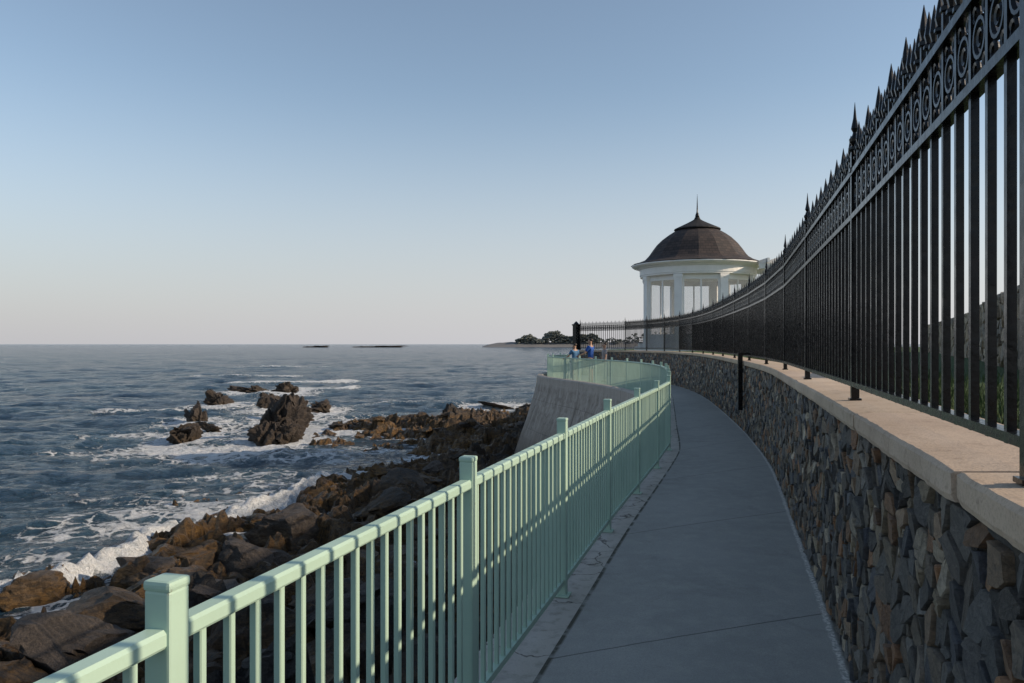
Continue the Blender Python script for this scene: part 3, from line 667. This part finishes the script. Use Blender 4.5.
cme=newmesh('pier',pier[0],pier[1],WHITE)
fr=[box_vf(.10,.08,.36,3.65,-fw/2),box_vf(.10,.08,.36,3.65,fw/2),box_vf(fw-.10,.08,.36,.5),box_vf(fw-.10,.08,3.42,3.65),box_vf(.07,.05,.5,3.42)]
frv=merge(fr);fme=newmesh('window',frv[0],frv[1],WHITE)
pan=newmesh('window_pane',*box_vf(fw-.12,.012,.5,3.42,0,.02),mat=GLASS)
low=newmesh('sill_panel',*box_vf(fw-.12,.05,.5,.80,0,-.012),mat=WHITE)
for k in range(NBAY):
    a=2*math.pi*(k+.30)/NBAY
    obj('pier',cme,(GX+RAP*math.cos(a),GY+RAP*math.sin(a),GZ),a+math.pi/2,gz)
    b=a+math.pi/NBAY;r=RAP*math.cos(math.pi/NBAY)
    loc=(GX+r*math.cos(b),GY+r*math.sin(b),GZ)
    w=obj('window',fme,loc,b+math.pi/2,gz);obj('window_pane',pan,loc,b+math.pi/2,w);obj('sill_panel',low,loc,b+math.pi/2,w)
pg=empty('pergola',(GX+3.6,GY-2,GZ),label='white timber pergola with beams beside the pavilion',category='pergola')
pc=merge([box_vf(.36,.36,0,.2),lathe_vf([(.17,.2),(.15,.3),(.13,3.6),(.17,3.66),(.17,3.72)],16),box_vf(.36,.36,3.72,3.85)])
pcm=newmesh('column',pc[0],pc[1],WHITE)
PY=-2.4
for(dx,dy) in[(2.75,PY-.6),(2.75,PY+2.4),(4.6,PY-.6),(4.6,PY+2.4)]: obj('column',pcm,(GX+dx,GY+dy,GZ),0,pg)
for dy in(PY-.6,PY+2.4): obj('beam',newmesh('beam',*box_vf(3.1,.18,3.853,4.10),mat=WHITE),(GX+3.75,GY+dy,GZ),0,pg)
rf=newmesh('rafter',*box_vf(.10,4.2,4.103,4.30),mat=WHITE)
for i in range(7): obj('rafter',rf,(GX+2.45+i*.44,GY+PY+.9,GZ),0,pg)
# ------------------------------------------------------------------ headland
xs=np.linspace(-60,420,200);ysH=np.linspace(1440,1760,40);X,Y=np.meshgrid(xs,ysH)
e=np.clip((X+56)/50,0,1)**.4*np.clip((Y-1440)/25,0,1)*np.clip((1760-Y)/25,0,1)
Z=-6+e*(8.5+4.5*fbm(X*.03,Y*.03,4,3))
obj('headland',grid_mesh('headland',X,Y,Z,HEAD),kind='structure')
V=[];F=[];ic=bmesh.new();bmesh.ops.create_icosphere(ic,subdivisions=1,radius=1);iv=np.array([v.co[:] for v in ic.verts]);iff=[[v.index for v in f.verts] for f in ic.faces];ic.free()
for _ in range(2600):
    x=random.uniform(8,160) if random.random()<.8 else random.uniform(160,400);y=random.uniform(1455,1500)
    env=3+22*max(0,fbm(np.array([x*.04]),np.array([.3]),4,15)[0]*1.5-.22)*(min(1,(x-2)/30))
    s=random.uniform(.8,2.3);z=3.0+random.random()**.8*env
    q=iv*np.array([s*1.4,s*1.2,s*.8])*(1+rng.uniform(-.3,.3,(len(iv),1)))+np.array([x,y,z]);o=len(V);V+=q.tolist();F+=[tuple(o+i for i in f) for f in iff]
obj('woodland',newmesh('woodland',V,F,FOL),kind='stuff',label='distant dark woodland on the low headland',category='woodland')
# ------------------------------------------------------------------ people
def skin(name,nodes,edges,mat,sub=1):
    me=bpy.data.meshes.new(name);me.from_pydata([n[:3] for n in nodes],edges,[]);me.materials.append(mat)
    o=bpy.data.objects.new(name,me);link(o);o.modifiers.new('s','SKIN');sv=me.skin_vertices[0].data
    for i,n in enumerate(nodes): sv[i].radius=(n[3],n[4] if len(n)>4 else n[3]);sv[i].use_root=(i==0)
    ss=o.modifiers.new('u','SUBSURF');ss.levels=sub;ss.render_levels=sub
    bpy.context.view_layer.update();dg=bpy.context.evaluated_depsgraph_get()
    nm=bpy.data.meshes.new_from_object(o.evaluated_get(dg));nm.name=name;bpy.data.objects.remove(o)
    nm.polygons.foreach_set('use_smooth',[True]*len(nm.polygons))
    if not nm.materials: nm.materials.append(mat)
    return nm
SKIN=simple('skin',(.42,.25,.17),.55)
def person(loc,rot,h,shirt,legs,hairc,arms,label,long=False):
    s=h/1.76
    N=[(0,0,.95,.125,.09),(0,.0,1.10,.12,.085),(0,0,1.28,.135,.095),(0,0,1.42,.10,.075),(0,.005,1.50,.05,.05),(0,.02,1.56,.062,.07),(0,.025,1.64,.078,.092),(0,.015,1.715,.062,.072)]
    E=[(i,i+1) for i in range(7)]
    def add(n,p): N.append(n);E.append((p,len(N)-1));return len(N)-1
    add((0,.125,1.625,.012,.012),6)
    for sd in(-1,1):
        add((sd*.092,.02,1.635,.012,.02),6)
        sh=add((sd*.18,0,1.41,.055,.055),3)
        (ex,ey,ez),(wx,wy,wz)=arms[0 if sd<0 else 1]
        el=add((sd*ex,ey,ez,.04,.04),sh);wr_=add((sd*wx,wy,wz,.026,.022),el)
        dv=Vector((sd*(wx-ex),wy-ey,wz-ez)).normalized();p=Vector((sd*wx,wy,wz))+dv*.07;pa=add((*p,.034,.018),wr_)
        sdv=dv.cross(Vector((0,1,0))) if abs(dv.y)<.8 else Vector((1,0,0));sdv.normalize()
        for f in range(4):
            q=p+dv*(.07+.012*(1.5-abs(f-1.5)))+sdv*(f-1.5)*.02;add((*q,.009,.009),pa)
        q=Vector((sd*wx,wy,wz))+dv*.05-sdv*.055;add((*q,.010,.010),wr_)
        hp=add((sd*.095,0,.88,.088,.088),0);kn=add((sd*.11,.015,.50,.058,.06),hp);an=add((sd*.12,-.01,.10,.038,.042),kn);add((sd*.13,.13,.045,.038,.03),an)
    root=obj('person',skin('person',N,E,SKIN,2),loc,rot);root.scale=(s,)*3;root['label']=label;root['category']='person'
    def ch(nm,n,e,mat):
        o=bpy.data.objects.new(nm,skin(nm,n,e,mat,2));link(o);o.parent=root;return o
    n=[(0,0,.93,.15,.11),(0,0,1.10,.15,.11),(0,0,1.28,.165,.12),(0,0,1.43,.125,.09)];e=[(0,1),(1,2),(2,3)]
    for sd in(-1,1):
        (ex,ey,ez),_=arms[0 if sd<0 else 1]
        n.append((sd*.18,0,1.41,.075,.075));e.append((3,len(n)-1));n.append((sd*(.18+(ex-.18)*.7),ey*.7,1.41+(ez-1.41)*.7,.065,.065));e.append((len(n)-2,len(n)-1))
    ch('shirt',n,e,simple('shirt_cloth',shirt))
    n=[(0,0,.97,.145,.105)];e=[]
    for sd in(-1,1):
        n.append((sd*.095,0,.86,.11,.11));e.append((0,len(n)-1))
        n.append((sd*.11,.012,.52,.085,.085));e.append((len(n)-2,len(n)-1))
        if long: n.append((sd*.12,-.005,.13,.06,.06));e.append((len(n)-2,len(n)-1))
    ch('trousers' if long else 'shorts',n,e,simple('leg_cloth',legs))
    ch('hair',[(0,-.02,1.62,.085,.08),(0,-.015,1.69,.092,.092),(0,0,1.745,.068,.075)],[(0,1),(1,2)],simple('hair',hairc,.6))
    for sd in(-1,1):
        ch('shoe',[(sd*.12,-.04,.05,.045,.05),(sd*.13,.15,.04,.045,.04)],[(0,1)],simple('shoe_leather',(.08,.07,.07)))
up=((.25,.16,1.16),(.22,.40,1.08));dn=((.24,.02,1.14),(.26,.10,.90))
person((3.20,32.4,0),math.radians(62),1.84,(.012,.08,.34),(.05,.06,.10),(.03,.02,.015),(up,dn),'person in a deep blue shirt looking out over the railing')
person((2.62,33.2,0),math.radians(40),1.64,(.06,.17,.32),(.08,.09,.12),(.04,.025,.015),(up,dn),'person in a light blue top leaning at the green railing')
person((3.85,33.1,0),math.radians(100),1.66,(.30,.29,.30),(.06,.07,.12),(.06,.035,.02),(dn,dn),'person in a pale grey top standing on the overlook',True)
# ------------------------------------------------------------------ light, world, camera
AZ=math.radians(97);EL=math.radians(24)
sd=Vector((math.sin(AZ)*math.cos(EL),math.cos(AZ)*math.cos(EL),math.sin(EL)))
w=bpy.data.worlds.new('World');scene.world=w;w.use_nodes=True;nt=w.node_tree;bg=nt.nodes['Background']
sk=nt.nodes.new('ShaderNodeTexSky');sk.sky_type='NISHITA';sk.sun_disc=False;sk.sun_elevation=EL;sk.sun_rotation=AZ;sk.air_density=1.0;sk.dust_density=.5;sk.ozone_density=1.3
hs=nt.nodes.new('ShaderNodeHueSaturation');hs.inputs['Saturation'].default_value=.86;hs.inputs['Value'].default_value=1.0;nt.links.new(sk.outputs[0],hs.inputs['Color'])
tc=nt.nodes.new('ShaderNodeTexCoord');sp=nt.nodes.new('ShaderNodeSeparateXYZ');nt.links.new(tc.outputs['Generated'],sp.inputs[0])
mr=nt.nodes.new('ShaderNodeMapRange');mr.interpolation_type='SMOOTHSTEP';nt.links.new(sp.outputs[2],mr.inputs[0])
for i,x in enumerate((-.05,.32,1.0,0)): mr.inputs[i+1].default_value=x
mx=nt.nodes.new('ShaderNodeMix');mx.data_type='RGBA';nt.links.new(mr.outputs[0],mx.inputs[0]);nt.links.new(hs.outputs[0],mx.inputs[6])
mh=nt.nodes.new('ShaderNodeMapRange');nt.links.new(sp.outputs[0],mh.inputs[0])
for i,x in enumerate((-1,1,.84,1.26)): mh.inputs[i+1].default_value=x
vm=nt.nodes.new('ShaderNodeVectorMath');vm.operation='SCALE';vm.inputs[0].default_value=(3.80,3.66,3.90);nt.links.new(mh.outputs[0],vm.inputs['Scale'])
nt.links.new(vm.outputs[0],mx.inputs[7])
gm=nt.nodes.new('ShaderNodeMix');gm.data_type='RGBA';gm.blend_type='MULTIPLY';gm.inputs[0].default_value=1;gm.inputs[7].default_value=(.98,1.01,1.0,1);nt.links.new(mx.outputs[2],gm.inputs[6])
nt.links.new(gm.outputs[2],bg.inputs[0]);bg.inputs[1].default_value=.15
L=bpy.data.lights.new('sun','SUN');L.energy=4.3;L.angle=math.radians(.5);L.color=(1,.82,.62)
lo=bpy.data.objects.new('sun',L);link(lo);lo.rotation_euler=sd.to_track_quat('Z','Y').to_euler();lo.location=(30,0,20)
cam=bpy.data.cameras.new('camera');cam.lens=28;cam.sensor_width=36;cam.shift_y=.0024;cam.clip_start=.05;cam.clip_end=60000
co=bpy.data.objects.new('camera',cam);link(co);co.location=(0,0,EYE);co.rotation_euler=(math.radians(90),0,0);scene.camera=co
scene.view_settings.view_transform='Standard';scene.view_settings.look='None';scene.view_settings.exposure=0
